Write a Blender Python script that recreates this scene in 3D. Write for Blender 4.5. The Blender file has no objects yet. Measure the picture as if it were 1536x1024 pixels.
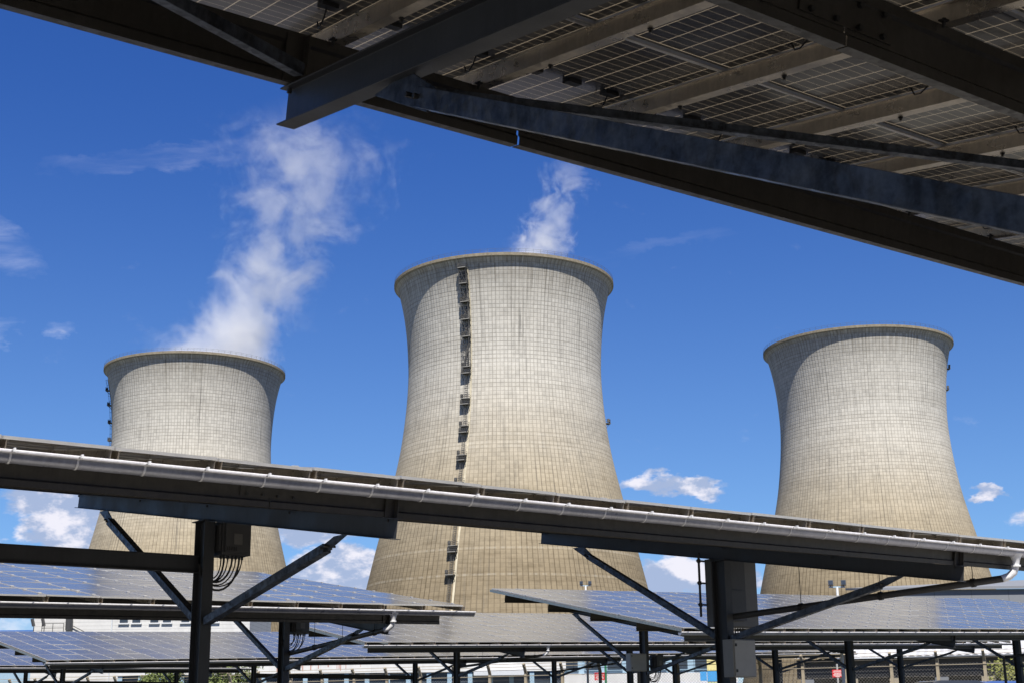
import bpy, bmesh, math, random
from mathutils import Vector, Matrix
random.seed(7)
R = math.radians
scene = bpy.context.scene
COL = scene.collection

# ------------------------------------------------------------------ camera, sky, sun, exposure
F_PX, PITCH, ROLL = 2123.6, 0.2623, 0.0115
cam_d = bpy.data.cameras.new("camera"); cam = bpy.data.objects.new("camera", cam_d); COL.objects.link(cam)
cam_d.sensor_width = 36.0; cam_d.lens = F_PX / 1536 * 36.0
cam_d.clip_start = 0.05; cam_d.clip_end = 20000
fw = Vector((0, math.cos(PITCH), math.sin(PITCH))); rt = Vector((1, 0, 0)); up = Vector((0, -math.sin(PITCH), math.cos(PITCH)))
c_, s_ = math.cos(ROLL), math.sin(ROLL)
Rc = rt * c_ - up * s_; Uc = rt * s_ + up * c_
M = Matrix((Rc, Uc, -fw)).transposed().to_4x4(); M.translation = (0, 0, 0)
cam.matrix_world = M
cam_d.dof.use_dof = True; cam_d.dof.focus_distance = 70; cam_d.dof.aperture_fstop = 11
scene.camera = cam

SUN_EL, SUN_AZ = 58.0, 172.0          # azimuth clockwise from +Y (the view direction)
sun_dir = Vector((math.sin(R(SUN_AZ)) * math.cos(R(SUN_EL)), math.cos(R(SUN_AZ)) * math.cos(R(SUN_EL)), math.sin(R(SUN_EL))))
sd = bpy.data.lights.new("sun", 'SUN'); so = bpy.data.objects.new("sun", sd); COL.objects.link(so)
sd.energy = 5.0; sd.angle = R(0.53); sd.color = (1.0, 0.955, 0.88)
so.rotation_euler = sun_dir.to_track_quat('Z', 'Y').to_euler(); so.location = (0, -30, 60)

scene.view_settings.view_transform = 'Standard'; scene.view_settings.look = 'None'
scene.view_settings.gamma = 1.0; scene.view_settings.exposure = 0.72
scene.render.engine = 'CYCLES'
scene.cycles.volume_bounces = 3; scene.cycles.max_bounces = 10; scene.cycles.transparent_max_bounces = 16
scene.cycles.volume_step_rate = 0.5; scene.cycles.volume_max_steps = 256

# ------------------------------------------------------------------ node helpers
class NT:
    """small expression builder on a node tree"""
    def __init__(s, tree): s.t = tree
    def n(s, typ, **kw):
        nd = s.t.nodes.new(typ)
        for k, v in kw.items(): setattr(nd, k, v)
        return nd
    def put(s, sock, v):
        if hasattr(v, 'is_output') or isinstance(v, bpy.types.NodeSocket): s.t.links.new(v, sock)
        elif v is not None: sock.default_value = v
    def m(s, op, a, b=None, c=None, clamp=False):
        nd = s.n('ShaderNodeMath', operation=op, use_clamp=clamp)
        for i, v in enumerate((a, b, c)):
            if v is not None: s.put(nd.inputs[i], v)
        return nd.outputs[0]
    def add(s, a, b): return s.m('ADD', a, b)
    def sub(s, a, b): return s.m('SUBTRACT', a, b)
    def mul(s, a, b): return s.m('MULTIPLY', a, b)
    def vm(s, op, a, b=None):
        nd = s.n('ShaderNodeVectorMath', operation=op); s.put(nd.inputs[0], a)
        if b is not None: s.put(nd.inputs[1], b)
        return nd.outputs[0]
    def noise(s, vec, scale, detail=4, rough=0.55, dist=0.0, out=0):
        nd = s.n('ShaderNodeTexNoise'); s.put(nd.inputs['Vector'], vec)
        nd.inputs['Scale'].default_value = scale; nd.inputs['Detail'].default_value = detail
        nd.inputs['Roughness'].default_value = rough; nd.inputs['Distortion'].default_value = dist
        return nd.outputs[out]
    def sstep(s, x, a, b, lo=0.0, hi=1.0):
        nd = s.n('ShaderNodeMapRange', interpolation_type='SMOOTHSTEP'); s.put(nd.inputs[0], x)
        s.put(nd.inputs[1], a); s.put(nd.inputs[2], b); nd.inputs[3].default_value = lo; nd.inputs[4].default_value = hi
        return nd.outputs[0]
    def lin(s, x, a, b, lo=0.0, hi=1.0):
        nd = s.n('ShaderNodeMapRange'); s.put(nd.inputs[0], x)
        nd.inputs[1].default_value = a; nd.inputs[2].default_value = b; nd.inputs[3].default_value = lo; nd.inputs[4].default_value = hi
        return nd.outputs[0]
    def mix(s, f, a, b, blend='MIX'):
        nd = s.n('ShaderNodeMix', data_type='RGBA', blend_type=blend); s.put(nd.inputs[0], f)
        for i, v in ((6, a), (7, b)):
            if isinstance(v, (tuple, list)): nd.inputs[i].default_value = (*v[:3], 1)
            else: s.put(nd.inputs[i], v)
        return nd.outputs[2]
    def sep(s, v):
        nd = s.n('ShaderNodeSeparateXYZ'); s.put(nd.inputs[0], v); return nd.outputs
    def comb(s, x, y, z):
        nd = s.n('ShaderNodeCombineXYZ')
        for i, v in enumerate((x, y, z)): s.put(nd.inputs[i], v)
        return nd.outputs[0]
    def line(s, x, period, width):
        """1 on a line of the given width every period"""
        f = s.m('FRACT', s.m('DIVIDE', x, period)); d = s.m('ABSOLUTE', s.sub(f, 0.5))
        return s.m('GREATER_THAN', d, 0.5 - 0.5 * width / period)

def new_mat(name):
    m = bpy.data.materials.new(name); m.use_nodes = True
    t = m.node_tree; t.nodes.clear(); e = NT(t)
    out = e.n('ShaderNodeOutputMaterial'); p = e.n('ShaderNodeBsdfPrincipled')
    t.links.new(p.outputs[0], out.inputs[0])
    return m, e, p, out

def simple(name, col, rough=0.6, metal=0.0, var=0.25, scale=6.0, bump=0.0, streak=False, spec=0.5):
    m, e, p, out = new_mat(name)
    co = e.n('ShaderNodeTexCoord').outputs['Object']
    v = e.vm('MULTIPLY', co, (1, 1, .12)) if streak else co
    n1 = e.noise(v, scale, 5, .6); n2 = e.noise(co, scale * 7.3, 3, .6)
    f = e.lin(e.add(e.mul(n1, .7), e.mul(n2, .3)), .3, .7)
    d = tuple(c * (1 - var) for c in col); l = tuple(min(1, c * (1 + var)) for c in col)
    e.put(p.inputs['Base Color'], e.mix(f, d, l))
    p.inputs['Metallic'].default_value = metal; p.inputs['Specular IOR Level'].default_value = spec
    e.put(p.inputs['Roughness'], e.lin(n2, .2, .8, rough - .1, min(1, rough + .1)))
    if bump:
        b = e.n('ShaderNodeBump'); b.inputs['Strength'].default_value = bump; b.inputs['Distance'].default_value = .01
        e.put(b.inputs['Height'], n2); e.put(p.inputs['Normal'], b.outputs[0])
    return m

# ------------------------------------------------------------------ sky: Nishita plus broken cumulus low down and thin cirrus
w = bpy.data.worlds.new("World"); scene.world = w; w.use_nodes = True
wt = w.node_tree; wt.nodes.clear(); e = NT(wt)
bg = e.n('ShaderNodeBackground'); wo = e.n('ShaderNodeOutputWorld'); wt.links.new(bg.outputs[0], wo.inputs[0])
sky = e.n('ShaderNodeTexSky', sky_type='NISHITA'); sky.sun_disc = False
sky.sun_elevation = R(SUN_EL); sky.sun_rotation = R(SUN_AZ); sky.altitude = 250
sky.air_density = 1.0; sky.dust_density = 0.15; sky.ozone_density = 2.4
SKY_K = 0.075
bg.inputs[1].default_value = SKY_K
dirv = e.vm('NORMALIZE', e.n('ShaderNodeTexCoord').outputs['Generated'])
dx, dy, dz = e.sep(dirv)
az = e.m('ARCTAN2', dx, dy); el = e.m('ARCSINE', dz)
pc = e.comb(e.mul(az, 1.0), e.mul(el, 1.9), e.mul(dy, .3))
dis = e.noise(pc, 26, 5, .6); dis2 = e.noise(e.vm('ADD', pc, (3.1, 1.7, .4)), 26, 5, .6)
azd = e.add(az, e.mul(e.sub(dis, .5), .07)); eld = e.add(el, e.mul(e.sub(dis2, .5), .035))
def blob(a, h, wa, wh, k=1.0):
    u = e.m('DIVIDE', e.sub(azd, R(a)), R(wa)); v = e.m('DIVIDE', e.sub(eld, R(h)), R(wh))
    return e.mul(e.m('MAXIMUM', e.sub(1.0, e.add(e.mul(u, u), e.mul(v, v))), 0.0), k)
blobs = [(-18.3, 8.6, 2.6, 1.0, 1.4), (-17.4, 7.4, 2.0, 1.1, 1.4), (-20.6, 6.6, 1.6, .5), (-8.2, 7.5, 2.8, .85, 1.4), (-6.6, 6.0, 3.0, 1.1, 1.5), (-9.6, 5.4, 2.0, .8),
         (5.6, 9.2, 1.5, .5), (7.2, 9.0, 1.9, .38), (6.6, 7.0, 2.4, .8, 1.5), (7.2, 5.5, 2.8, .9, 1.6), (18.3, 8.3, .7, .3),
         (21, 7.2, 2.4, .6), (23.6, 7.7, 2.0, .5), (-24, 7.4, 3, .8), (30, 7, 4, 1), (-33, 8, 5, 1.2), (-20.8, 14.8, .8, .35, .24), (-18.1, 14.7, .7, .25, .26), (5.4, 10.6, 1.2, .25, .3)]
cum = 0.0
for b in blobs: cum = e.m('MAXIMUM', cum, blob(*b))
pn = e.comb(e.mul(az, 1.0), e.mul(el, 1.6), 0.37)
nz = e.noise(pn, 27, 8, .6); nzs = e.noise(e.vm('ADD', pn, (0.007, 0.020, 0)), 27, 8, .6)
low = e.sstep(el, R(7.0), R(3.0), 0, .46)
cov = e.add(e.mul(cum, .95), low)
dens = e.sstep(e.add(cov, e.mul(e.sub(nz, .5), 1.15)), .17, .84)
shade = e.sstep(e.sub(nz, nzs), -.05, .15)
ccol = e.mix(shade, (3.3, 4.0, 5.7), (7.6, 7.4, 8.0))
# cirrus: long soft wisps higher up
pw = e.vm('ADD', e.comb(e.mul(az, 1.0), e.mul(el, 6.5), .2), e.vm('MULTIPLY', e.comb(az, az, 0.0), (0.0, -1.0, 0.0)))
cn = e.noise(pw, 9, 6, .6, .4)
def wisp(a, h, wa, wh, k, tilt=0.0):
    ee = e.sub(eld, e.mul(e.sub(az, R(a)), tilt))
    u = e.m('DIVIDE', e.sub(azd, R(a)), R(wa)); v = e.m('DIVIDE', e.sub(ee, R(h)), R(wh))
    return e.mul(e.m('MAXIMUM', e.sub(1.0, e.add(e.mul(u, u), e.mul(v, v))), 0.0), k)
ci = wisp(-14.0, 22.0, 6.0, .6, .16, .17)
for q in ((-21.0, 18.0, 2.2, .9, .24, -.25), (-20.9, 14.7, 1.0, .5, .26, 0), (-18.1, 14.7, .9, .4, .22, 0), (6.0, 18.6, 4.5, .3, .05, .12)): ci = e.m('MAXIMUM', ci, wisp(*q))
cim = e.mul(ci, e.sstep(cn, .33, .72))
skyc = e.mix(e.sstep(el, R(6), R(28)), (.47, .67, .97), (.23, .48, 1.0))
skyc = e.mix(e.sstep(el, R(30), R(55)), skyc, (.10, .20, .42))
skyc = e.vm('MULTIPLY', sky.outputs[0], skyc)
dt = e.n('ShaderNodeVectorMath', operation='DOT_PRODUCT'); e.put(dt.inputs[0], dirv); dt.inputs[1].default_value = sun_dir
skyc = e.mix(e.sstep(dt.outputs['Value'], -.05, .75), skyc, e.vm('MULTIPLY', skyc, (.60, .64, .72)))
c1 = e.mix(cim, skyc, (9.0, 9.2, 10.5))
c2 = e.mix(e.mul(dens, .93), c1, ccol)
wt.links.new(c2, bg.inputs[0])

# ------------------------------------------------------------------ mesh helpers
class MB:
    def __init__(s): s.v = []; s.f = []; s.mi = []; s.sm = []; s.uv = {}
    def poly(s, pts, mi=0, smooth=False):
        b = len(s.v); s.v += [tuple(p) for p in pts]; s.f.append(list(range(b, b + len(pts)))); s.mi.append(mi); s.sm.append(smooth)
    def grid(s, rings, mi=0, closed=True, smooth=True, caps=False):
        b = len(s.v); n = len(rings[0])
        for r in rings: s.v += [tuple(p) for p in r]
        for i in range(len(rings) - 1):
            for j in range(n if closed else n - 1):
                k = (j + 1) % n
                s.f.append([b + i * n + j, b + i * n + k, b + (i + 1) * n + k, b + (i + 1) * n + j]); s.mi.append(mi); s.sm.append(smooth)
        if caps:
            s.f.append([b + j for j in range(n)][::-1]); s.mi.append(mi); s.sm.append(False)
            s.f.append([b + (len(rings) - 1) * n + j for j in range(n)]); s.mi.append(mi); s.sm.append(False)
    def box(s, lo, hi, mi=0):
        x0, y0, z0 = lo; x1, y1, z1 = hi
        s.grid([[(x0, y0, z0), (x1, y0, z0), (x1, y1, z0), (x0, y1, z0)], [(x0, y0, z1), (x1, y0, z1), (x1, y1, z1), (x0, y1, z1)]], mi, True, False, True)
    def beam(s, p0, p1, prof, up=(0, 0, 1), mi=0, smooth=False, caps=True):
        p0 = Vector(p0); p1 = Vector(p1); a = (p1 - p0).normalized(); l = a.cross(Vector(up)).normalized(); u = l.cross(a).normalized()
        s.grid([[p + l * x + u * y for x, y in prof] for p in (p0, p1)], mi, True, smooth, caps)
    def tube(s, pts, r, seg=8, mi=0, caps=True):
        pts = [Vector(p) for p in pts]; rings = []
        ref = Vector((0.13, 0.31, 0.94))
        for i, p in enumerate(pts):
            t = (pts[min(i + 1, len(pts) - 1)] - pts[max(i - 1, 0)]).normalized()
            l = t.cross(ref).normalized(); u = l.cross(t)
            rr = r[i] if isinstance(r, (list, tuple)) else r
            rings.append([p + (l * math.cos(q) + u * math.sin(q)) * rr for q in [2 * math.pi * k / seg for k in range(seg)]])
        s.grid(rings, mi, True, True, caps)
    def build(s, name, mats, parent=None, recalc=True, sharp=35, bevel=0):
        me = bpy.data.meshes.new(name); me.from_pydata(s.v, [], s.f)
        if not isinstance(mats, (list, tuple)): mats = [mats]
        for m in mats: me.materials.append(m)
        me.polygons.foreach_set('material_index', s.mi); me.polygons.foreach_set('use_smooth', s.sm)
        if recalc:
            bm = bmesh.new(); bm.from_mesh(me); bmesh.ops.recalc_face_normals(bm, faces=bm.faces); bm.to_mesh(me); bm.free()
        if any(s.sm): me.set_sharp_from_angle(angle=R(sharp))
        o = bpy.data.objects.new(name, me); COL.objects.link(o); o.parent = parent
        if bevel:
            b = o.modifiers.new('edge', 'BEVEL'); b.width = bevel; b.segments = 1; b.limit_method = 'ANGLE'; b.angle_limit = R(60)
        return o
def empty(name, loc, rz=0, label=None, cat=None, group=None):
    o = bpy.data.objects.new(name, None); COL.objects.link(o); o.location = loc; o.rotation_euler = (0, 0, rz); o.empty_display_size = .3
    if label: tag(o, label, cat, group)
    return o
def tag(o, label, cat, group=None, kind=None):
    if label: o['label'] = label
    if cat: o['category'] = cat
    if group: o['group'] = group
    if kind: o['kind'] = kind
    return o
def dup(o, parent, mat=None):
    c = o.copy(); COL.objects.link(c); c.parent = parent
    if mat is not None: c.matrix_basis = mat
    return c
def i_prof(h, b, tw, tf):
    return [(-b/2, -h/2), (b/2, -h/2), (b/2, -h/2+tf), (tw/2, -h/2+tf), (tw/2, h/2-tf), (b/2, h/2-tf), (b/2, h/2), (-b/2, h/2), (-b/2, h/2-tf), (-tw/2, h/2-tf), (-tw/2, -h/2+tf), (-b/2, -h/2+tf)]
def rect(w_, h_): return [(-w_/2, -h_/2), (w_/2, -h_/2), (w_/2, h_/2), (-w_/2, h_/2)]
def circ(r, n=10): return [(r*math.cos(2*math.pi*k/n), r*math.sin(2*math.pi*k/n)) for k in range(n)]

# ------------------------------------------------------------------ materials
def steel(name, col, rough, metal, spangle=0.0, bl=0.0):
    m, e, p, out = new_mat(name)
    co = e.n('ShaderNodeTexCoord').outputs['Object']
    n1 = e.noise(co, 1.7, 6, .65); n2 = e.noise(co, 45, 3, .6); n3 = e.noise(e.vm('MULTIPLY', co, (9, 9, 1.2)), 2.2, 5, .65)
    f = e.lin(e.add(e.add(e.mul(n1, .4), e.mul(n3, .4)), e.mul(n2, .2)), .32, .68)
    k_ = .42 if bl else 1.0
    if bl: f = e.lin(e.add(e.add(e.mul(e.noise(co, 5.5, 6, .7), .6), e.mul(n3, .25)), e.mul(n2, .15)), .40, .62)
    e.put(p.inputs['Base Color'], e.mix(f, tuple(c*.72*k_ for c in col), tuple(c*1.3/k_**.3 for c in col)))
    if spangle:
        vo = e.n('ShaderNodeTexVoronoi'); e.put(vo.inputs['Vector'], co); vo.inputs['Scale'].default_value = 22
        g = e.sep(vo.outputs['Color'])[0]
        e.put(p.inputs['Roughness'], e.lin(e.add(e.mul(g, spangle), e.mul(n1, 1-spangle)), .2, .8, rough-.14, rough+.16))
    else: e.put(p.inputs['Roughness'], e.lin(n1, .3, .7, rough-.08, rough+.12))
    p.inputs['Metallic'].default_value = metal
    b = e.n('ShaderNodeBump'); b.inputs['Strength'].default_value = .12; b.inputs['Distance'].default_value = .004
    e.put(b.inputs['Height'], n2); e.put(p.inputs['Normal'], b.outputs[0])
    return m
M_PAINT = steel('painted_steel', (.034, .036, .041), .5, 0.0)
M_PURLIN = steel('purlin_steel', (.062, .057, .050), .42, 0.4, .4)
M_GALV = steel('galvanised_steel', (.070, .082, .105), .5, 0.4, .7, 1)
M_RAIL = steel('rail_steel', (.55, .49, .41), .34, 0.75, .3)
M_ZINC = steel('zinc_gutter', (.31, .32, .37), .34, .45, .2)
M_BEAD = steel('sunlit_zinc_edge', (.62, .61, .63), .4, .15, .2)  # gutter bead: sunlight on the rolled rim painted in as a lighter zinc
M_PVC = simple('grey_plastic', (.70, .70, .71), .45, var=.08)
M_ALU = simple('anodised_aluminium', (.60, .59, .57), .36, .4, var=.1)
M_BLACK = simple('black_plastic', (.016, .016, .017), .5, var=.2)
M_CAB = simple('cabinet_grey', (.30, .30, .29), .5, var=.07)
M_CABM = simple('cabinet_mid_grey', (.115, .112, .105), .5, var=.08)
M_CABD = simple('inverter_grey', (.050, .050, .052), .5, var=.1)
M_BOLT = simple('bolt_steel', (.05, .05, .05), .5, .5, var=.2)

# photovoltaic glass: one sheet, cells with pale gaps that let a little light through
M_PV, e, p, out = new_mat('solar_glass')
u_, v_, z_ = e.sep(e.n('ShaderNodeTexCoord').outputs['UV'])
CW, CH = .1615, .0806                       # cell pitch across / half cells along the module
lu = e.line(u_, CW, .0048); lv = e.line(v_, CH, .0026)
half = e.m('ABSOLUTE', v_)
vv = e.sub(half, .022); lv = e.line(vv, CH, .0036)
au = e.m('ABSOLUTE', u_); edge_u = e.mul(e.m('GREATER_THAN', au, .4805), e.m('LESS_THAN', au, .4845)); edge_v = e.mul(e.m('GREATER_THAN', half, .8275), e.m('LESS_THAN', half, .8345)); mid = e.m('LESS_THAN', half, .017)
lu = e.line(e.add(u_, CW/2), CW, .0060)
nomid = e.mul(e.m('GREATER_THAN', half, .024), e.mul(e.m('LESS_THAN', half, .8346), e.m('LESS_THAN', au, .4846)))
gap = e.mul(e.m('MAXIMUM', e.m('MAXIMUM', lu, e.mul(lv, .6)), e.m('MAXIMUM', edge_u, edge_v)), nomid)
on = e.n('ShaderNodeObjectInfo').outputs['Random']
cn = e.noise(e.comb(e.m('FLOOR', e.m('DIVIDE', u_, CW)), e.m('FLOOR', e.m('DIVIDE', vv, CH)), e.mul(on, 9.0)), 3.3, 0)
cell = e.mix(cn, (.040, .040, .046), (.062, .060, .066))
ow = e.n('ShaderNodeNewGeometry').outputs['Position']
du = e.noise(ow, .9, 6, .7); dd = e.noise(ow, .12, 3, .6)
cell = e.mix(e.lin(e.add(e.mul(du, .5), e.mul(dd, .5)), .35, .68, .15, .75), cell, (.15, .142, .13))
e.put(p.inputs['Base Color'], e.mix(gap, cell, (.44, .40, .33)))
p.inputs['Roughness'].default_value = .10; p.inputs['IOR'].default_value = 1.5
nn = e.noise(e.n('ShaderNodeTexCoord').outputs['Object'], 2.1, 4, .6)
e.put(p.inputs['Roughness'], e.lin(nn,   .3, .7, .11, .20))
tr = e.n('ShaderNodeBsdfTranslucent'); tr.inputs[0].default_value = (.62, .50, .34, 1)
mx = e.n('ShaderNodeMixShader'); e.put(mx.inputs[0], e.mul(gap, .14)); M_PV.node_tree.links.new(p.outputs[0], mx.inputs[1]); M_PV.node_tree.links.new(tr.outputs[0], mx.inputs[2])
M_PV.node_tree.links.new(mx.outputs[0], out.inputs[0])

# ------------------------------------------------------------------ cooling tower concrete
def concrete(name, seed):
    m, e, p, out = new_mat(name)
    co = e.n('ShaderNodeTexCoord').outputs['Object']; x, y, z = e.sep(co)
    th = e.m('ARCTAN2', y, x)
    NR, LIFT = 172, 1.16
    fr = e.m('FRACT', e.mul(th, NR / (2*math.pi))); fz = e.m('FRACT', e.m('DIVIDE', z, LIFT))
    dr = e.m('ABSOLUTE', e.sub(fr, .5)); dzz = e.m('ABSOLUTE', e.sub(fz, .5))
    off = e.vm('ADD', co, (seed*37.0, seed*11.0, seed*53.0))
    col_id = e.m('FLOOR', e.mul(th, NR / (2*math.pi))); row_id = e.m('FLOOR', e.m('DIVIDE', z, LIFT))
    pan = e.n('ShaderNodeTexWhiteNoise', noise_dimensions='3D'); e.put(pan.inputs['Vector'], e.comb(col_id, row_id, float(seed)))
    cw = e.n('ShaderNodeTexWhiteNoise', noise_dimensions='2D'); e.put(cw.inputs['Vector'], e.comb(col_id, float(seed), 0.0))
    rw = e.n('ShaderNodeTexWhiteNoise', noise_dimensions='2D'); e.put(rw.inputs['Vector'], e.comb(row_id, seed + 9.0, 0.0))
    polar = e.comb(e.mul(th, 28.0), e.mul(z, 1.0), float(seed*7))
    streak = e.noise(e.vm('MULTIPLY', polar, (1.2, .045, 1)), 1.0, 5, .62)
    band = e.noise(e.vm('MULTIPLY', polar, (.02, .33, 1)), 1.0, 4, .7)
    blot = e.noise(off, .055, 7, .68); fine = e.noise(off, 1.1, 5, .65)
    hi = e.sstep(z, 58, 92)
    # rib and lift joints, stronger where the weather has stained them
    wst = e.noise(e.vm('MULTIPLY', polar, (.35, .05, 1)), 1.0, 3, .6)
    rib = e.mul(e.sstep(dr, .36, .48), e.add(.42, e.mul(cw.outputs['Value'], .55)))
    rib = e.mul(e.mul(rib, e.sstep(wst, .15, .62, .5, 1.15)), e.sstep(z, 80, 30, 1.0, 1.3))
    lift = e.mul(e.sstep(dzz, .36, .47), e.add(.30, e.mul(rw.outputs['Value'], .75)))
    lift = e.mul(lift, e.lin(hi, 0, 1, .42, .95))
    base_hi = e.mix(band, (.44, .415, .365), (.66, .64, .585)); base_lo = e.mix(band, (.270, .228, .160), (.45, .385, .280))
    zz = e.add(z, e.mul(e.sub(blot, .5), 16))
    base = e.mix(e.sstep(zz, 54, 100), base_lo, base_hi)
    base = e.mix(e.sstep(zz, 60, 34, 0, .62), base, (.185, .142, .085))
    base = e.mix(e.mul(e.sstep(pan.outputs['Value'], .2, 1), .42), base, e.vm('MULTIPLY', base, (.72, .72, .72)))
    base = e.mix(e.mul(e.sstep(blot, .50, .78), .55), base, e.vm('MULTIPLY', base, (.50, .50, .50)))
    st2 = e.noise(e.vm('MULTIPLY', polar, (2.6, .022, 1)), 1.0, 4, .7)
    base = e.mix(e.mul(e.sstep(streak, .55, .76), .45), base, (.13, .123, .112))
    base = e.mix(e.mul(e.mul(e.sstep(st2, .56, .68), e.sstep(wst, .40, .60)), .75), base, (.075, .072, .068))
    base = e.mix(e.mul(e.sstep(z, 112, 124), e.mul(e.sstep(st2, .35, .6), .45)), base, (.20, .165, .115))
    base = e.mix(e.mul(e.sstep(fine, .35, .75), .34), base, e.vm('MULTIPLY', base, (.6, .6, .6)))
    base = e.mix(e.m('MINIMUM', e.m('MAXIMUM', e.mul(rib, .80), e.mul(lift, .75)), .95), base, e.vm('MULTIPLY', base, (.41, .39, .37)))
    # pale laitance seams at a few lifts
    base = e.mix(e.mul(e.mul(e.m('GREATER_THAN', rw.outputs['Value'], .88), e.sstep(dzz, .3, .1)), e.mul(e.sstep(streak, .35, .65), .22)), base, (.58, .55, .48))
    smear = e.noise(e.vm('MULTIPLY', polar, (.16, .5, 1)), 1.0, 5, .7)
    base = e.mix(e.mul(e.mul(e.sstep(smear, .48, .68), e.sstep(z, 95, 40)), .42), base, e.vm('MULTIPLY', base, (.55, .52, .48)))
    e.put(p.inputs['Base Color'], base); p.inputs['Roughness'].default_value = .92; p.inputs['Specular IOR Level'].default_value = .15
    b = e.n('ShaderNodeBump'); b.inputs['Strength'].default_value = .5; b.inputs['Distance'].default_value = .12
    e.put(b.inputs['Height'], e.add(e.mul(e.sstep(dr, .30, .47), .6), e.add(e.mul(e.sstep(dzz, .36, .47), -.25), e.mul(fine, .35)))); e.put(p.inputs['Normal'], b.outputs[0])
    return m
M_RIM = simple('rim_concrete', (.22, .192, .145), .9, var=.4, scale=1.3, spec=.1)
M_LADDER = simple('ladder_steel', (.085, .083, .08), .7, .2, var=.3, scale=2)
M_FASC = simple('platform_fascia', (.22, .215, .20), .8, var=.3, scale=1)
M_CONDUIT = simple('pale_rendered_strip', (.50, .45, .34), .9, var=.25, scale=.8, spec=.1)

# ================================================================== GROUND
EYE = 1.7
BE = 0.9441
A = Vector((math.sin(BE), math.cos(BE), 0)); B = Vector((-math.cos(BE), math.sin(BE), 0))
def gz(x, y):
    a = x*A.x + y*A.y
    t = max(0.0, a - 9.0)
    return -EYE + .0265 * (t if t < 70 else 70 + (t-70)*.02)
M_ASPH, e, p, out = new_mat('car_park_asphalt')
co = e.n('ShaderNodeTexCoord').outputs['Object']
n1 = e.noise(co, .23, 6, .6); n2 = e.noise(co, 60, 3, .7)
gf = e.lin(e.add(e.mul(n1, .6), e.mul(n2, .4)), .3, .7)
near_c = e.mix(gf, (.12, .112, .098), (.20, .186, .164)); far_c = e.mix(gf, (.045, .05, .035), (.10, .10, .07))
gd = e.vm('LENGTH', co); gd = gd.node.outputs['Value']
bcoord = e.add(e.mul(e.sep(co)[0], -math.cos(BE)), e.mul(e.sep(co)[1], math.sin(BE)))
aisle = e.mul(e.sstep(bcoord, 6.6, 6.8), e.sstep(bcoord, 12.6, 12.4)); near_c = e.mix(aisle, near_c, e.mix(gf, (.36, .34, .30), (.50, .47, .42)))
e.put(p.inputs['Base Color'], e.mix(e.sstep(e.add(gd, e.mul(e.sub(n1, .5), 12)), 26, 46), near_c, far_c))
p.inputs['Roughness'].default_value = .9
M_GRASS = simple('dry_grass', (.09, .10, .035), .95, var=.4, scale=.3)
mb = MB()
xs = [-4000, -1200, -500, -250, -120, -60, -30, -15, 0, 15, 30, 45, 60, 90, 120, 180, 300, 600, 1500, 4000]
ys = [-1500, -300, -80, -30, -10, 0, 10, 20, 30, 45, 60, 75, 90, 105, 125, 150, 200, 300, 450, 700, 1200, 3000, 9000]
mb.grid([[(x, y, gz(x, y)) for x in xs] for y in ys], 0, False, True)
g = mb.build('ground', M_ASPH, recalc=False); g['kind'] = 'structure'
if g.data.polygons[0].normal.z < 0: g.data.flip_normals()

# ================================================================== COOLING TOWERS
PROF = [(-2, 49.6), (8, 46.8), (20, 43.6), (30, 41.0), (38, 39.1), (46, 37.2), (54, 35.2), (62, 33.2), (70, 31.35), (76, 30.2), (82, 29.35), (88, 28.7), (94, 28.3), (99, 28.2), (105, 28.45), (110, 28.85), (115, 29.5), (119, 30.25), (122.0, 30.95), (123.0, 31.15)]
def catmull(P, n=4):
    o = []
    for i in range(len(P)-1):
        p0, p1, p2, p3 = P[max(i-1, 0)], P[i], P[i+1], P[min(i+2, len(P)-1)]
        for k in range(n):
            t = k/n
            o.append(tuple(.5*((2*p1[j]) + (-p0[j]+p2[j])*t + (2*p0[j]-5*p1[j]+4*p2[j]-p3[j])*t*t + (-p0[j]+3*p1[j]-3*p2[j]+p3[j])*t**3) for j in (0, 1)))
    return o + [P[-1]]
PRF = catmull(PROF)
def rad(z):
    for (z0, r0), (z1, r1) in zip(PRF, PRF[1:]):
        if z0 <= z <= z1: return r0 + (r1-r0)*(z-z0)/(z1-z0)
    return PRF[-1][1]
NS = 192
def ring(r, z, n=NS): return [(r*math.cos(2*math.pi*k/n), r*math.sin(2*math.pi*k/n), z) for k in range(n)]
RIMLIKE = {}
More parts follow.
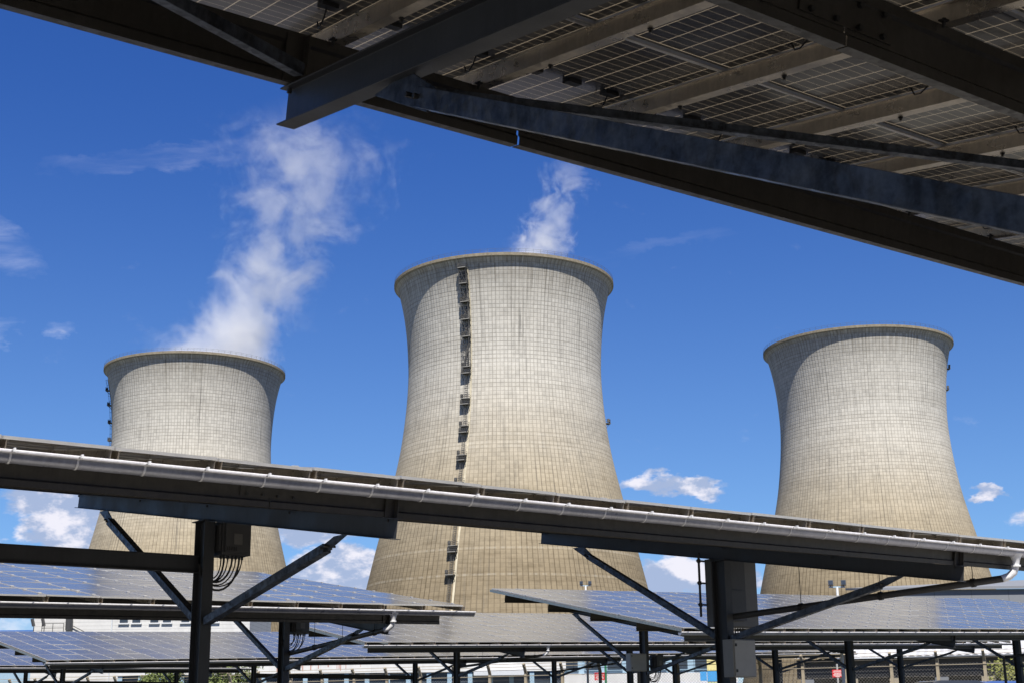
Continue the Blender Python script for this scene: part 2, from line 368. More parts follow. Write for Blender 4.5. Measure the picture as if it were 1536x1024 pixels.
def make_tower(idx, x, y, label, ladders, bare=()):
    t = empty('cooling_tower', (x, y, 0), 0, label, 'cooling tower', 'concrete cooling towers')
    mb = MB(); mb.grid([ring(r, z) for z, r in PRF] + [ring(31.0, 124.6), ring(30.4, 124.6)] + [ring(rad(z)-.45, z) for z in (122, 115, 105, 95, 80, 60, 40, 20, 0)])
    mb.build('shell', concrete('shell_concrete', idx), t, recalc=False)
    if not RIMLIKE:
        mb = MB(); mb.grid([ring(31.16, 122.6), ring(31.5, 123.5), ring(32.2, 124.2), ring(32.5, 124.3)], 1)
        mb.grid([ring(32.5, 124.3), ring(32.6, 124.33), ring(32.6, 125.15), ring(32.3, 125.2), ring(30.3, 125.2), ring(30.3, 124.61)], 0)
        rim = mb.build('rim_walkway', [M_RIM, concrete('soffit_concrete', 5)], t, recalc=False, sharp=25)
        mb = MB()
        for zz in (125.75, 126.25): mb.grid([[(r*math.cos(a), r*math.sin(a), zz + dz) for r, dz in ((32.46, -.02), (32.50, -.02), (32.50, .02), (32.46, .02))] for a in [2*math.pi*k/NS for k in range(NS+1)]], 0, True, False)
        for k in range(96):
            a = 2*math.pi*k/96; q = Vector((32.48*math.cos(a), 32.48*math.sin(a), 125.1)); mb.beam(q, q + Vector((0, 0, 1.15)), rect(.05, .05), (math.cos(a), math.sin(a), 0))
        rail = mb.build('railing', M_LADDER, t)
        RIMLIKE['r'] = rim; RIMLIKE['g'] = rail
    else:
        dup(RIMLIKE['r'], t); dup(RIMLIKE['g'], t)
    for az_deg, heights in ladders:
        zlo = 93.0 if az_deg == -83 else 4.0
        # azimuth is measured from the side facing the camera, positive to the right
        a = R(az_deg) - math.pi/2
        n = Vector((math.cos(a), math.sin(a), 0)); l = Vector((-math.sin(a), math.cos(a), 0))
        def P(z, o, d=0): return n*(rad(min(z, 123)) + o) + l*d + Vector((0, 0, z))
        mb = MB(); zs = [z for z in [4 + 2.0*k for k in range(60)] if z >= zlo]
        for d in (-.35, .35): mb.tube([P(z, .35, d) for z in zs], .055, 5)
        for k in range(200):
            z = 5 + k*.59
            if z > zlo: mb.beam(P(z, .35, -.35), P(z, .35, .35), rect(.05, .05))
        for z in zs[::1]:
            mb.tube([P(z, .3, -.42), P(z, .85, -.46), P(z, 1.1, 0), P(z, .85, .46), P(z, .3, .42)], .035, 4)
        for d, o in ((-.4, .9), (0, 1.1), (.4, .9)): mb.tube([P(z, o, d) for z in zs], .03, 4)
        if az_deg not in bare: mb.build('access_ladder', M_LADDER, t)
        mb = MB()
        pts0 = [P(z, .02, .9) for z in zs]; mb.grid([[P(z, .03, .78), P(z, .10, .78), P(z, .10, 1.35), P(z, .03, 1.35)] for z in zs], 0, True, False)
        if az_deg not in bare: mb.build('pale_strip', M_CONDUIT, t)
        if az_deg == -20.8:
            for za, zb in zip(heights, heights[1:6]):
                mb = MB()
                for d in (-1.0, 1.0):
                    for o in (.25, 1.55): mb.beam(P(za, o, d), P(zb, o, d), rect(.10, .10), tuple(n))
                    mb.beam(P(za, .25, d), P(zb, 1.55, d), rect(.07, .07), tuple(l))
                for q in (.25, .5, .75):
                    z = za + (zb-za)*q
                    mb.beam(P(z, 1.55, -1.0), P(z, 1.55, 1.0), rect(.06, .06))
                    for d in (-1.0, 1.0): mb.beam(P(z, .1, d), P(z, 1.55, d), rect(.06, .06))
                mb.beam(P(za, 1.55, -1.0), P(zb, 1.55, 1.0), rect(.07, .07), tuple(n)); mb.beam(P(za-.2, .5, .9), P(zb, .9, -.9), rect(.5, .08), tuple(n))
                mb.build('stair_frame', M_LADDER, t)
        for z in heights:
            mb = MB()
            W, D = 1.15, 1.7
            for d in (-W+.05, W-.05): mb.beam(P(z, .0, d), P(z, D-.05, d), rect(.12, .16))
            for zz in (.06, -.06): mb.poly([P(z+zz, 0, -W), P(z+zz, D, -W), P(z+zz, D, W), P(z+zz, 0, W)])
            mb.beam(P(z, D+.03, -W), P(z, D+.03, W), rect(.06, .22), (0, 0, 1), 1)
            for zz in (.55, 1.1):
                mb.beam(P(z, D-.05, -W)+Vector((0,0,zz)), P(z, D-.05, W)+Vector((0,0,zz)), rect(.08, .08))
                for d in (-W, W): mb.beam(P(z, .0, d)+Vector((0,0,zz)), P(z, D-.05, d)+Vector((0,0,zz)), rect(.08, .08))
            for k in range(9): d = -W + k*W/4; mb.beam(P(z, D-.05, d), P(z, D-.05, d)+Vector((0,0,1.1)), rect(.05, .05), tuple(n))
            for d in (-W+.05, W-.05): mb.beam(P(z, D-.1, d), P(z-1.7, .05, d), rect(.10, .10))
            mb.beam(P(z+.3, 1.2, -1.0), P(z+1.3, 1.2, -1.0), rect(.6, .6), tuple(n))
            mb.build('platform', [M_LADDER, M_FASC], t)
    return t
top_h = [121.6, 117.3, 112.2, 107.3, 102.5, 94.0, 92.2, 85.0, 83.4, 77.2, 75.4, 69.0, 67.6, 61.4, 52.8, 44.2, 42.6, 36.6]
make_tower(1, -2.23, 403.7, 'nearest cooling tower, in the middle, with a dark ladder of platforms down its face', [(-20.8, top_h), (96, [84.0])], (96,))
make_tower(2, -116.48, 505.61, 'left cooling tower with a thick steam plume and no ladder on its face', [(-83, [118, 112.5, 106, 99.5])])
make_tower(3, 121.39, 482.43, 'right cooling tower without steam standing before the grey hall', [(88, [117.5, 110])], (88,))

# ================================================================== STEAM (real volumes above two of the towers)
def plume(x, y, z0, H, path, dens, seed, label, fs=1.0, wob=1.0):
    """path: (t, dx, radius, density) along the height, metres"""
    wmax = max(abs(p[1]) + p[2] for p in path) + 10
    mb = MB(); rings = []
    for t, dx, r, k in path: rings.append([(dx + (r*1.35+2+12*wob)*math.cos(2*math.pi*q/16), (r*1.35+2+12*wob)*math.sin(2*math.pi*q/16), t*H) for q in range(16)])
    mb.grid(rings, 0, True, False, True)
    m = bpy.data.materials.new('steam'); m.use_nodes = True; t = m.node_tree; t.nodes.clear(); e = NT(t)
    out = e.n('ShaderNodeOutputMaterial'); pv = e.n('ShaderNodeVolumePrincipled'); t.links.new(pv.outputs[0], out.inputs['Volume'])
    co = e.n('ShaderNodeTexCoord').outputs['Object']
    cs = e.vm('ADD', co, (seed*91.0, seed*17.0, seed*29.0))
    wv = e.noise(cs, .030*fs, 3, .5, 0, 1)
    cw = e.vm('ADD', co, e.vm('MULTIPLY', e.vm('SUBTRACT', wv, (.5, .5, .5)), (34*wob, 34*wob, 24*wob)))
    x_, y_, zz = e.sep(cw); z_raw = e.sep(co)[2]
    h = e.m('DIVIDE', zz, H, clamp=True); hr = e.m('DIVIDE', z_raw, H, clamp=True)
    def curve(hh, idx, lo, hi):
        fc = e.n('ShaderNodeFloatCurve'); c = fc.mapping.curves[0]
        pts = [(p[0], (p[idx]-lo)/(hi-lo)) for p in path]
        c.points[0].location = pts[0]; c.points[1].location = pts[-1]
        for q in pts[1:-1]: c.points.new(*q)
        fc.mapping.update(); e.put(fc.inputs['Value'], hh)
        return e.add(e.mul(fc.outputs[0], hi-lo), lo)
    cx = curve(h, 1, -80, 80); rr = curve(h, 2, 0, 60); dd = curve(hr, 3, 0, 1)
    ux = e.m('DIVIDE', e.sub(x_, cx), rr); uy = e.m('DIVIDE', y_, rr)
    q = e.m('SQRT', e.add(e.mul(ux, ux), e.mul(uy, uy)))
    n1 = e.noise(cs, .046*fs, 8, .68, .9); n2 = e.noise(cs, .17*fs, 4, .65)
    ero = e.add(e.mul(e.sub(n1, .52), 3.6), e.mul(e.sub(n2, .5), 1.3))
    val = e.add(e.sub(1.0, q), e.mul(ero, e.lin(hr, 0, .8, .42, 1.5)))
    d = e.mul(e.mul(e.sstep(val, .05, .85), dd), dens)
    d = e.mul(d, e.sstep(hr, 1.0, .90))
    e.put(pv.inputs['Density'], d); pv.inputs['Color'].default_value = (.985, .985, .99, 1); pv.inputs['Anisotropy'].default_value = .1
    o = mb.build('steam_plume', m, recalc=True); o.location = (x, y, z0)
    tag(o, label, 'steam', 'white steam plumes over the towers')
    o.data.materials[0].cycles.volume_step_rate = 1.0
    return o
plume(-113, 505, 121.0, 104, [(0, 2, 33, 1.0), (.10, 5, 30, 1.0), (.20, 13, 24, .9), (.30, 18, 19, .75), (.42, 24, 19, .58), (.55, 31, 22, .38), (.7, 37, 26, .27), (.85, 40, 27, .19), (1, 42, 25, .06)], .080, 1, 'tall ragged white steam plume rising from the left cooling tower')
plume(-1.0, 405, 121.0, 46, [(0, 1, 14.5, 1.0), (.12, 2, 14, 1), (.3, 6, 12, .8), (.5, 11, 9, .6), (.75, 16.5, 6.5, .42), (1, 19, 5, .2)], .15, 2, 'small white steam wisp rising from the middle cooling tower', 1.9, .35)

# ================================================================== SOLAR CARPORTS
PITCH_U, ROW, TS0 = 1.01, 1.74, math.tan(.1576)
MOD_W, MOD_L, MOD_T = .99, 1.736, .030
def module_mesh(clamps=True, jbox=True):
    """origin at the centre of the top face; x across, y up the slope"""
    mb = MB(); hw, hl, fr, T = MOD_W/2, MOD_L/2, .011, MOD_T
    O = [(-hw, -hl), (hw, -hl), (hw, hl), (-hw, hl)]; I = [(-hw+fr, -hl+fr), (hw-fr, -hl+fr), (hw-fr, hl-fr), (-hw+fr, hl-fr)]; J = [(-hw+.014, -hl+.014), (hw-.014, -hl+.014), (hw-.014, hl-.014), (-hw+.014, hl-.014)]
    r = lambda P, z: [(x, y, z) for x, y in P]
    mb.grid([r(I, -.003), r(I, 0), r(O, 0), r(O, -T), r(J, -T), r(J, -T+.002)], 0, True, False)
    nf = len(mb.f)
    mb.poly(r([(x*1, y*1) for x, y in I], -.004), 1)
    if clamps:
        for sx in (-1, 1):
            for yy in (-.45, .45): mb.box((sx*hw-.024, yy-.035, .0004), (sx*hw+.024, yy+.035, .012), 0)
    me = bpy.data.meshes.new('solar_panel'); me.from_pydata(mb.v, [], mb.f); me.materials.append(M_ALU); me.materials.append(M_PV)
    me.polygons.foreach_set('material_index', mb.mi)
    uv = me.uv_layers.new(name='UVMap')
    for lp in me.loops: c = me.vertices[lp.vertex_index].co; uv.data[lp.index].uv = (c.x, c.y)
    return me
MODULE = module_mesh()
mbj = MB(); mbj.box((-.05, -.035, -.030), (.05, .035, -.0061))
JB = mbj.build('junction_box', M_BLACK); JBM = JB.data; bpy.data.objects.remove(JB)
mbj = MB(); mbj.tube([(.0, .02, -.025), (.01, .06, -.07), (.02, .12, -.10), (.04, .18, -.09), (.05, .22, -.04)], .005, 5)
JB = mbj.build('cable', M_BLACK); JCM = JB.data; bpy.data.objects.remove(JB)

SIGMA_H = .30
def sigma():
    t = .006; pts = [(.075, -.15), (0, -.15), (0, -.095), (.018, -.078), (.018, .078), (0, .095), (0, .15), (.075, .15)]
    inn = [(.075, .15-t), (t, .15-t), (t, .098), (.018+t, .081), (.018+t, -.081), (t, -.098), (t, -.15+t), (.075, -.15+t)]
    return pts + inn
def carport(name_label, P, yaw, gam, ts, u0, ncol, frames, elbows=(), purl_s=(.10, 2.36, 4.74, 7.125, 9.79), splices=(), nbr=True, beams=(), jbox=False, braces=False, post_drop=.6, u_gut=None, hide_from=None, order=None):
    """P: eave start (module top, lower edge) seen from the eye; local x runs along the eave, y up the slope"""
    b = BE + yaw; ang = math.pi/2 - b
    zE = P[2] + EYE
    root = empty('solar_carport', (P[0], P[1], -EYE), ang, name_label, 'solar carport', 'solar carports over the car park')
    cs, sn = math.cos(math.atan(ts)), math.sin(math.atan(ts))
    def Q(u, s, n): return Vector((u, s*cs - n*sn, zE + s*sn + n*cs + gam*u))
    def V(u, v, z): return Vector((u, v, z))
    nslope = Vector((0, -sn, cs))
    u1 = u0 + ncol*PITCH_U
    near = jbox or braces
    bev = .0018 if near else 0
    # posts, rafters, braces
    def frame(u):
        du = gam*u
        v = 4.9; zt = Q(u, (v)/cs, 0).z - .65/cs - .004
        h, bw, tf, tw = .30, .15, .011, .0075
        zb = -post_drop
        mb = MB(); pr = [(y, x) for x, y in i_prof(h, bw, tw, tf)]
        mb.grid([[(u + py, v + px, z) for px, py in pr] for z in (zb, zt - .012)], 0, True, False, True)
        mb.box((u-.11, v-.19, zt-.012), (u+.11, v+.19, zt))
        mb.build('post', M_PAINT, root, bevel=bev)
        s0, s1 = .008, 9.92
        mb = MB(); mb.beam(Q(u, s0, -.54), Q(u, s1, -.54), i_prof(.22, .113, .006, .0095), nslope)
        # bolts under each purlin
        for sp in purl_s:
            for dx in (-.035, .035): mb.beam(Q(u+dx, sp+.05, -.445), Q(u+dx, sp+.05, -.475), circ(.014, 6), (1, 0, 0), 1)
        mb.build('rafter', [M_PAINT, M_BOLT], root, bevel=bev)
        for vr, vp, side in ((1.25, 4.72, -1), (8.72, 5.08, 1)):
            zr = Q(u, vr/cs, 0).z - .65/cs; zp = zE + du - 4.159 + 2.98 + (.06 if side > 0 else 0)
            a = Vector((u, vr, zr - .05)); c = Vector((u, vp, zp))
            d = (c - a).normalized()
            mb = MB(); mb.beam(a + d*.34, c, [(-.05, -.05), (.05, -.05), (.05, .05), (-.05, .05)])
            mb.grid([[(u-.006, vr - side*.0 + k, zr-.002) for k in (-.17, .17)] + [(u-.006, (a+d*.42).y + k, (a+d*.42).z + kk) for k, kk in ((.045, .045*side*-1), (-.045, .045*side))], [(u+.006, vr + k, zr-.002) for k in (-.17, .17)] + [(u+.006, (a+d*.42).y + k, (a+d*.42).z + kk) for k, kk in ((.045, .045*side*-1), (-.045, .045*side))]], 0, True, False, True)
            for q in (.28, .36): mb.beam(a + d*q + Vector((-.075, 0, 0)), a + d*q + Vector((.075, 0, 0)), circ(.014, 6), (0, 0, 1), 1)
            mb.build('knee_brace', [M_GALV, M_BOLT], root, bevel=bev)
    for u in frames: frame(u)
    # purlins with splices and rafter cleats
    pr = sigma()
    for i, sp in enumerate(purl_s):
        mb = MB(); cuts = [u0 + .18] + list(splices) + [u1 - .50]
        for a, c in zip(cuts, cuts[1:]):
            mb.beam(Q(c - .008, sp, -.28), Q(a + .008, sp, -.28), [(x, y) for x, y in pr], nslope)
        for q in splices:
            mb.beam(Q(q-.32, sp-.006+.018, -.26), Q(q+.32, sp-.006+.018, -.26), rect(.009, .15), nslope)
            for dx in (-.25, -.08, .08, .25):
                for dn in (-.315, -.205): mb.beam(Q(q+dx, sp+.030, dn), Q(q+dx, sp-.014, dn), circ(.015, 6), (0, 0, 1), 1)
        for q in frames:
            mb.beam(Q(q-.055, sp-.0085, -.425), Q(q-.055, sp-.0085, -.15), rect(.11, .010), (0, 1, 0))
            mb.beam(Q(q, sp-.045, -.426), Q(q, sp-.045, -.15), rect(.009, .075), (0, 1, 0))
        mb.build('purlin', [M_PURLIN, M_BOLT], root)
    # rails: hat sections running up the slope under every panel joint
    hat = [(-.038, -.095), (.038, -.095), (.038, -.093), (.038, -.003), (.062, -.003), (.062, 0), (.035, 0), (.035, -.092), (-.035, -.092), (-.035, 0), (-.062, 0), (-.062, -.003), (-.038, -.003)]
    rail0 = None
    def RM(u, s, n=0): 
        X = Vector((1, 0, gam)).normalized(); Y = Vector((0, cs, sn)); Zv = X.cross(Y).normalized()
        m = Matrix((X, Y, Zv)).transposed().to_4x4(); m.translation = Q(u, s, n); return m
    for k in range(ncol + 1):
        if rail0 is None:
            mb = MB(); L = 6*ROW
            cl = 0.006
            sec = lambda y: [(x, y, z) for x, z in [(-.038, -.094), (.038, -.094), (.038, -.0025), (.060, -.0025), (.060, -.0005), (.036, -.0005), (.036, -.092), (-.036, -.092), (-.036, -.0005), (-.060, -.0005), (-.060, -.0025), (-.038, -.0025)]]
            mb.grid([sec(-.02), sec(L)], 0, True, False, True)
            if near:
                for sp in purl_s:
                    for dx in (-.054,): mb.beam((dx, sp-.03, -.075), (dx, sp-.03, -.125), circ(.010, 6), (1, 0, 0), 1)
                    mb.box((-.075, sp-.05, -.0935), (-.039, sp-.01, -.085), 1)
                for r in range(6):
                    for dy in (-.43, .43): yy = (r+.5)*ROW + dy; mb.beam((.030, yy, -.09), (.030, yy, -.118), circ(.009, 6), (1, 0, 0), 1); mb.beam((.030, yy, -.094), (.030, yy, -.102), circ(.016, 6), (1, 0, 0), 1)
            rail0 = mb.build('rail', [M_RAIL, M_BOLT], root); rail0.matrix_basis = RM(u0, 0, -.035)
        else: dup(rail0, root, RM(u0 + k*PITCH_U, 0, -.035))
    # modules
    cells = [(c, r) for c in range(ncol) for r in range(6)]
    Mw = Matrix.Translation((P[0], P[1], -EYE)) @ Matrix.Rotation(ang, 4, 'Z')
    Ci = cam.matrix_world.inverted()
    def key(cr):
        q = Mw @ Q(u0 + (cr[0]+.5)*PITCH_U, (cr[1]+.5)*ROW - .01, 0); v = Ci @ q; d = -v.z
        inside = d > .3 and abs(v.x/d) < .42 and abs(v.y/d) < .30
        return (0 if inside else 1, q.length)
    cells.sort(key=key); rj = random.Random(ncol)
    first = None
    for i, (c, r) in enumerate(cells[:100]):
        m = RM(u0 + (c+.5)*PITCH_U, (r+.5)*ROW - .01) @ Matrix.Rotation(R(rj.gauss(0, .24)), 4, 'X') @ Matrix.Rotation(R(rj.gauss(0, .24)), 4, 'Y')
        if first is None:
            first = bpy.data.objects.new('solar_panel', MODULE); COL.objects.link(first); first.parent = root; first.matrix_basis = m; ob = first
        else: ob = dup(first, root, m)
        if jbox and key((c, r))[0] == 0:
            for dx in (-.3, 0, .3):
                j = bpy.data.objects.new('junction_box', JBM); COL.objects.link(j); j.parent = ob; j.location = (dx, 0, 0)
                if dx > 0: j = bpy.data.objects.new('cable', JCM); COL.objects.link(j); j.parent = ob; j.location = (dx, 0, 0)
    if cells[100:]:
        bm = bmesh.new(); tmp = None
        me = bpy.data.meshes.new('solar_panel')
        vs, fs, mi, uvs = [], [], [], []
        for c, r in cells[100:]:
            m = RM(u0 + (c+.5)*PITCH_U, (r+.5)*ROW - .01) @ Matrix.Rotation(R(rj.gauss(0, .24)), 4, 'X') @ Matrix.Rotation(R(rj.gauss(0, .24)), 4, 'Y'); b0 = len(vs)
            vs += [m @ v.co for v in MODULE.vertices]; uvs += [(v.co.x, v.co.y) for v in MODULE.vertices]
            for f in MODULE.polygons: fs.append([b0 + q for q in f.vertices]); mi.append(f.material_index)
        me.from_pydata(vs, [], fs); me.materials.append(M_ALU); me.materials.append(M_PV); me.polygons.foreach_set('material_index', mi)
        uv = me.uv_layers.new(name='UVMap')
        for lp in me.loops: uv.data[lp.index].uv = uvs[lp.vertex_index]
        bm.free(); o = bpy.data.objects.new('solar_panel', me); COL.objects.link(o); o.parent = root; o['kind'] = 'stuff'
    # gutter: half-round zinc trough with brackets
    gu0, gu1 = u_gut if u_gut else (u0 - .1, u1 + .12)
    gv, gzr = .020, -.152
    def G(u, a, r=1.0):
        return Vector((u, gv + .078*r*math.cos(a), zE + gzr + gam*u - (.088*r*math.sin(a) if math.sin(a) > 0 else 0)))
    arcs = [math.pi - math.pi*k/12 for k in range(13)]
    mb = MB()
    sec = lambda u: [G(u, a) for a in arcs] + [G(u, a, .965) for a in arcs[::-1]]
    mb.grid([sec(gu0), sec(gu1)], 0, True, True, True)
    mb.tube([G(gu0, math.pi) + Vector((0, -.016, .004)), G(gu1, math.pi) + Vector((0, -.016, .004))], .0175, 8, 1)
    for u in (gu0, gu1): mb.poly([G(u, a) for a in arcs])
    k = gu0 + 2.9
    while k < gu1:
        mb.grid([[G(k + d, a, 1.03) for a in arcs] for d in (-.05, .05)], 0, False, True); k += 3.03*1.5
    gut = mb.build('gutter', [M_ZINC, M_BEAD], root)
    if nbr:
        mb = MB()
        mb.grid([[G(d, a, 1.055) - G(0, 0, 0) for a in arcs] for d in (-.009, .009)], 0, False, True)
        mb.grid([[G(d, a, 1.0) - G(0, 0, 0) for a in arcs] for d in (-.012, .012)], 0, False, True)
        mb.box((-.009, -.192, -.014), (.009, -.160, .019)); mb.box((-.010, -.16, .004), (.010, .10, .009))
        br0 = mb.build('gutter_bracket', M_PVC if near else M_ZINC, gut); base = Vector((0, 0, 0))
        us = []; k = gu0 + .15
        while k < gu1: us.append(k + rj.uniform(-.025, .025)); k += .606
        for i, k in enumerate(us[:100]):
            mat = Matrix.Translation(G(k, 0, 0) if False else Vector((k, gv, zE + gzr + gam*k)) + (G(0, 0, 0) - Vector((0, gv, zE + gzr))))
            if i == 0: br0.matrix_basis = mat
            else: dup(br0, gut, mat)
    # down pipes: white outlet and elbow, then a dark sloping pipe to the post
    for ue, up_ in elbows:
        o = Vector((ue, gv, zE + gzr - .09 + gam*ue))
        mb = MB()
        mb.tube([o + Vector((0, 0, .045)), o + Vector((0, 0, .0)), o + Vector((0, .0, -.06)), o + Vector((0, .01, -.10)), o + Vector((0, .03, -.15)), o + Vector((-.01, .05, -.21)), o + Vector((-.06, .10, -.27)), o + Vector((-.13, .17, -.30))], [.11, .075, .052, .050, .055, .056, .055, .053], 14)
        for q in ((0, .012, -.125),): mb.tube([o + Vector(q) + Vector((0, 0, .012)), o + Vector(q) + Vector((0, 0, -.012))], .069, 14)
        mb.build('gutter_outlet', M_PVC, root)
        st = o + Vector((-.11, .155, -.297)); en = Vector((up_ + .11, 4.80, zE + gam*up_ - 4.159 + 3.34))
        mb = MB(); mb.tube([st, st.lerp(en, .5), en, en + Vector((-.02, .06, -.05)), en + Vector((-.02, .08, -.16)), Vector((en.x-.02, en.y+.08, -post_drop))], .052, 12)
        for f in (.10, .42, .72):
            q = st.lerp(en, f); tq = Vector((q.x, q.y, Q(q.x, q.y/cs, -.43).z + .04))
            mb.tube([q + Vector((0, 0, .05)), tq], .006, 5, 1); mb.tube([q + (en-st).normalized()*-.03, q + (en-st).normalized()*.03], .066, 12, 1)
        mb.build('down_pipe', [M_BLACK if False else M_CABD, M_BLACK], root)
    for (ua, ub, zz) in beams:
        mb = MB(); mb.beam((ua + .076, 4.9, zz), (ub - .076, 4.9, zz), i_prof(.22, .11, .006, .009)); mb.build('tie_beam', M_PAINT, root, bevel=bev)
    if braces:
        for u in frames:
            for d in (-1, 1):
                mb = MB(); a = Q(u + d*.10, 9.60, -.44); c = Q(u + d*4.6, 7.30, -.44)
                mb.beam(a, c, [(-.035, -.004), (.035, -.004), (.035, .004), (-.027, .004), (-.027, .066), (-.035, .066)], nslope)
                mb.build('wind_brace', M_GALV, root, bevel=bev)
    return root, Q

# rows, nearest first (positions in metres from the eye)
CP1 = A*(-6.535) + B*(-3.10) + Vector((0, 0, 2.366))
cp1, Q1 = carport('overhead solar carport seen from beneath, its rafter and panel undersides filling the top corner', CP1, 0, 0, TS0, 0, 23, [3.345+6.535-9.23, 3.345+6.535, 12.575+6.535], splices=(4.87+6.535,), jbox=True, braces=True, nbr=True)
CP2 = A*(3.49-1.01*9) + B*12.388 + Vector((0, 0, 2.459)); U2 = 1.01*9
cp2, Q2 = carport('solar carport whose long zinc gutter crosses the whole picture below the cooling tower rims', CP2, 0, 0, TS0, 0, 25, [U2+4.06-9.23, U2+4.06, U2+13.29], elbows=((U2+14.42, U2+13.29),), splices=(U2+2.65,), braces=True, beams=((U2+4.06-9.23, U2+4.06, 3.71),))
CP3 = A*17.43 + B*26.0 + Vector((0, 0, 2.47))
cp3, Q3 = carport('solar carport behind the left post, its gutter ending before the middle cooling tower', CP3, 0, .017, TS0, -1.01*19, 19, [-1.82-9.23, -1.82], elbows=((-1.75, -1.82),), u_gut=(-1.01*19, .28))
CP6 = Vector((8.27, 44.12, 2.70))
cp6, Q6 = carport('solar carport whose pale corner tip points left over the middle cooling tower base', CP6, R(2.27), .023, .1904, -4.1, 27, [-1.63, 7.87, 17.37], elbows=((16.6, 17.37-1.0),), post_drop=1.2)
CP5 = Vector((-6.07, 52.67, 2.90))
cp5, Q5 = carport('wide solar carport filling the middle distance below the middle cooling tower', CP5, R(-.57), .0242, .1802, .7, 39, [8.07, 17.74, 27.4, 37.1], elbows=((12.64-3.45, 8.07), ), post_drop=1.2)
CP4 = Vector((-20.34, 62.91, 2.84))
cp4, Q4 = carport('farther solar carport with its left corner low over the white buildings', CP4, R(-2.09), .0272, .1720, 0, 54, [2.58, 12.58, 22.55, 32.55, 42.55, 52.5], elbows=((33.6, 32.55),), nbr=False, post_drop=1.6, beams=((12.58, 22.55, 4.15),))
CP9 = A*21.0 + B*79 + Vector((0, 0, 3.22))
cp9, Q9 = carport('small far solar carport at the lower left edge behind the others', CP9, R(-2), .012, .172, 0, 17, [5.3, 14.6], nbr=False, post_drop=1.9, beams=((5.3, 14.6, 4.2),))

# ------------------------------------------------------------------ equipment hung on the posts
def local_to_world(root, p): return Matrix.Translation(root.location) @ Matrix.Rotation(root.rotation_euler[2], 4, 'Z') @ Vector(p)
def inverter(root, u, v, z, w_, d_, h_, label, cables=True, scale_cab=1.0):
    t = empty('inverter', local_to_world(root, (u, v, z)), root.rotation_euler[2], label, 'inverter', 'inverters hung on carport posts')
    mb = MB(); mb.box((0, 0, 0), (w_, d_, h_)); mb.box((.03, -.035, .03), (w_-.03, -.0005, h_-.04)); mb.box((w_*.36, -.041, h_*.3), (w_*.66, -.036, h_*.62), 1)
    for k in range(9): mb.box((-.035, .03 + k*(d_-.06)/9, .05), (-.0005, .03 + k*(d_-.06)/9 + .012, h_-.05))
    for k in range(5): mb.box((.05 + k*w_*.08, -.044, .05), (.05 + k*w_*.08 + .012, -.036, .10), 2)
    mb.build('case', [M_CABD, M_CABM, M_BLACK], t, bevel=.006)
    mb = MB(); mb.box((-.07, d_*.35, h_*.25), (-.036, d_*.65, h_*.85)); mb.build('mounting_bracket', M_GALV, t)
    if cables:
        mb = MB()
        for k in range(7):
            x = .04 + k*(w_-.10)/6; y = d_*.3 + random.uniform(-.03, .03); dr = -.17 - .018*k + random.uniform(-.035, .035)
            P4 = [Vector(q) for q in ((x, y, 0), (x + .01, y, dr*.9), (x*.5, y, dr*2.0), (-.16, y+.03, dr*1.9), (-.24, y+.04, dr*.6))]
            def bz(t, P=P4):
                P = list(P)
                while len(P) > 1: P = [a.lerp(b, t) for a, b in zip(P, P[1:])]
                return P[0]
            mb.tube([bz(k_/12) for k_ in range(13)], .009 + .005*(k % 2), 6)
            mb.tube([(x, y, 0), (x, y, -.045)], .017, 6)
        mb.build('cable_loop', M_BLACK, t)
    return t
F2 = U2 + 4.06; F2R = U2 + 13.29
inverter(cp2, F2+.14, 4.66, 3.83, .40, .42, .44, 'dark inverter with looping cables on the left foreground post')
inverter(cp3, -1.82+.16, 4.7, 3.78, .40, .40, .40, 'inverter on the post behind the left foreground post, under the carport that ends at centre')
inverter(cp6, -1.63+.30, 4.7, 3.30, .34, .3, .46, 'inverter right of the white box on the post under the pale corner tip')
def cabinet(root, lo, hi, label, mat=M_CAB, door=True):
    t = empty('electrical_cabinet', local_to_world(root, lo), root.rotation_euler[2], label, 'cabinet')
    w_, d_, h_ = [b_-a_ for a_, b_ in zip(lo, hi)]
    mb = MB(); mb.box((0, 0, 0), (w_, d_, h_)); mb.build('case', mat, t, bevel=.006)
    if door:
        mb = MB(); mb.box((.015, -.022, .015), (w_-.015, -.0006, h_-.015)); mb.build('cabinet_door', mat, t, bevel=.005)
        mb = MB()
        for q in (.16, .84): mb.box((.03, -.038, h_*q-.02), (.055, -.0225, h_*q+.025))
        mb.build('lock', M_BLACK, t)
    return t
cb = cabinet(cp2, (F2R-.02, 5.12, 3.20), (F2R+1.03, 5.28, 4.32), 'tall grey cabinet fixed behind the right foreground post', M_CABM)
mb = MB(); mb.box((.06, -.16, .10), (.62, -.0235, 1.115)); mb.box((.10, -.19, .16), (.58, -.161, .60)); mb.build('dark_box', M_CABD, cb)  # dark box added in front to make the cabinet's dark middle zone
mb = MB()
for k in range(8):
    x = .35 + k*.06; mb.tube([(x, .1, 0), (x, .1, -.10), (x-.05+.02*random.random(), .06, -.22), (x-.22, .0, -.36)], .011, 6)
mb.build('cable_loop', M_BLACK, cb)
cabinet(cp2, (F2R-.21, 4.50, 2.36), (F2R+.29, 4.74, 2.96), 'grey cabinet low on the right foreground post, below the sloping drain pipe')
cabinet(cp6, (-1.63-.80, 4.62, 3.24), (-1.63-.14, 4.86, 3.80), 'white box left of the post under the pale corner tip')
t = empty('conduit_rod', local_to_world(cp2, (F2R-.10, 5.33, 3.45)), cp2.rotation_euler[2], 'dark upright rod with clamps on the left side of the right foreground post', 'rod')
mb = MB(); mb.tube([(0, 0, -.08), (0, 0, .98)], .022, 8)
for z in (.12, .48, .85): mb.tube([(-.05, 0, z), (.16, 0, z)], .016, 6); mb.tube([(0, 0, z-.03), (0, 0, z+.03)], .034, 8)
